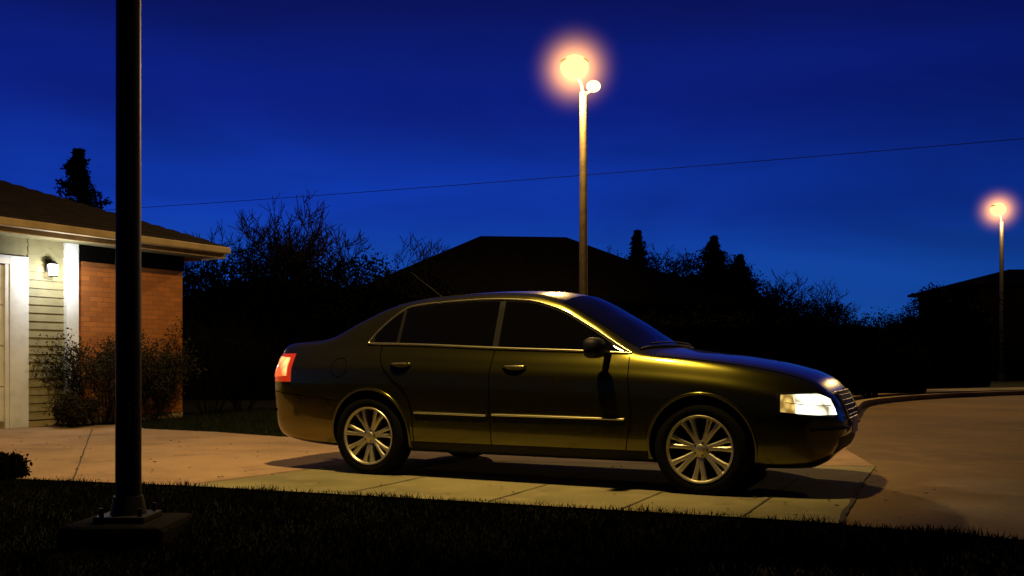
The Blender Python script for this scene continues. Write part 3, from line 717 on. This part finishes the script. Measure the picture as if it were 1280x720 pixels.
tube('rear_bumper_strip',[(endX(y,.50,False)-.006,y,.50) for y in np.linspace(-.74,.74,41)],.014,M['black'],car)
cyl('exhaust_tip',(-2.36,.45,.26),(-2.47,.45,.25),.03,.03,M['chrome'],car,14)
for s in(-1,1):
    pts=[]
    for x in np.linspace(-1.25,.18,40):
        y,zz=sec(x); k=int(10.9*NS); pts.append((x,s*y[k],zz[k]+.001))
    tube('roof_drip_rail',pts,.005,M['black'],car)
sphere('antenna_base',(-1.12,-.0,topZ(-1.12,0)),.03,M['black'],car,(1.8,.8,.9))
cyl('antenna',(-1.12,0,topZ(-1.12,0)+.01),(-1.47,0,topZ(-1.12,0)+.26),.005,.0025,M['black'],car,8)
def wheel(x,s,steer=0):
    we=bpy.data.objects.new('wheel',None); we.location=(x,s*.77,WZ); we.rotation_euler=(0,0,steer+(0 if s<0 else math.pi)); link(we,car)
    T=.318;rr=.226
    tp=[(rr,.10),(rr+.02,.108),(T-.035,.108),(T-.012,.098),(T-.001,.075),(T,.03),(T,-.03),(T-.001,-.070),(T-.012,-.092),(T-.035,-.104),(rr+.03,-.106),(rr+.006,-.098),(rr-.004,-.09)]
    lathe('tyre',tp,M['tyre'],we,72)
    lathe('tread_groove',[(T+.0006,.022),(T+.0006,.014)],M['seam'],we,48); lathe('tread_groove',[(T+.0006,-.022),(T+.0006,-.014)],M['seam'],we,48)
    lathe('rim_lip',[(rr-.004,-.090),(rr+.004,-.100),(rr+.001,-.104),(rr-.008,-.102),(rr-.016,-.088)],M['rim'],we,72)
    lathe('rim_barrel',[(rr-.016,-.088),(rr-.024,-.05),(rr-.05,.02),(rr-.05,.09)],M['rimdark'],we,72)
    lathe('brake_disc',[(.03,-.015),(.150,-.015),(.152,-.004),(.152,.01)],M['rimdark'],we,48)
    lathe('wheel_back',[(.0,.03),(rr-.045,.03)],M['black'],we,40)
    lathe('hub',[(.0,-.088),(.025,-.088),(.032,-.084),(.034,-.078),(.058,-.074),(.066,-.062),(.066,-.02)],M['rim'],we,40)
    n=7; bm=bmesh.new()
    for k in range(n):
        for dlt in(-1,1):
            t0=2*math.pi*k/n+.09*dlt+.2; t1=2*math.pi*k/n+.155*dlt+.2
            p=[(.050,t0,.017,-.074),(.12,t0*.5+t1*.5,.0155,-.084),(.180,t1,.0165,-.090),(.211,t1,.022,-.090)]
            rings=[]
            for r,t,wd,yo in p:
                c=Vector((r*math.cos(t),0,r*math.sin(t))); tt=Vector((-math.sin(t),0,math.cos(t)))
                rings.append([bm.verts.new(c-tt*wd+Vector((0,-.035,0))),bm.verts.new(c-tt*wd+Vector((0,yo+.007,0))),bm.verts.new(c-tt*wd*.5+Vector((0,yo,0))),bm.verts.new(c+tt*wd*.5+Vector((0,yo,0))),bm.verts.new(c+tt*wd+Vector((0,yo+.007,0))),bm.verts.new(c+tt*wd+Vector((0,-.035,0)))])
            for a,b_ in zip(rings,rings[1:]):
                for i in range(6): bm.faces.new((a[i],a[(i+1)%6],b_[(i+1)%6],b_[i]))
    bmesh.ops.recalc_face_normals(bm,faces=bm.faces)
    me=bpy.data.meshes.new('spokes'); bm.to_mesh(me); bm.free(); me.materials.append(M['rim']); link(bpy.data.objects.new('spokes',me),we)
    for k in range(5):
        t=2*math.pi*k/5; cyl('lug_nut',(.045*math.cos(t),-.074,.045*math.sin(t)),(.045*math.cos(t),-.080,.045*math.sin(t)),.007,.006,M['rimdark'],we,6)
for x in(-WB,WB):
    for s in(-1,1): wheel(x,s)
box('axle_underbody',(0,0,.24),(3.6,1.1,.10),M['black'],car)
for s in(-1,1):
    o=light('headlight_beam','SPOT',(2.14,s*.58,.62),14,(1,.95,.82),.04,car,spot_size=math.radians(70),spot_blend=.8); o.rotation_euler=(math.radians(72),0,math.radians(-90))
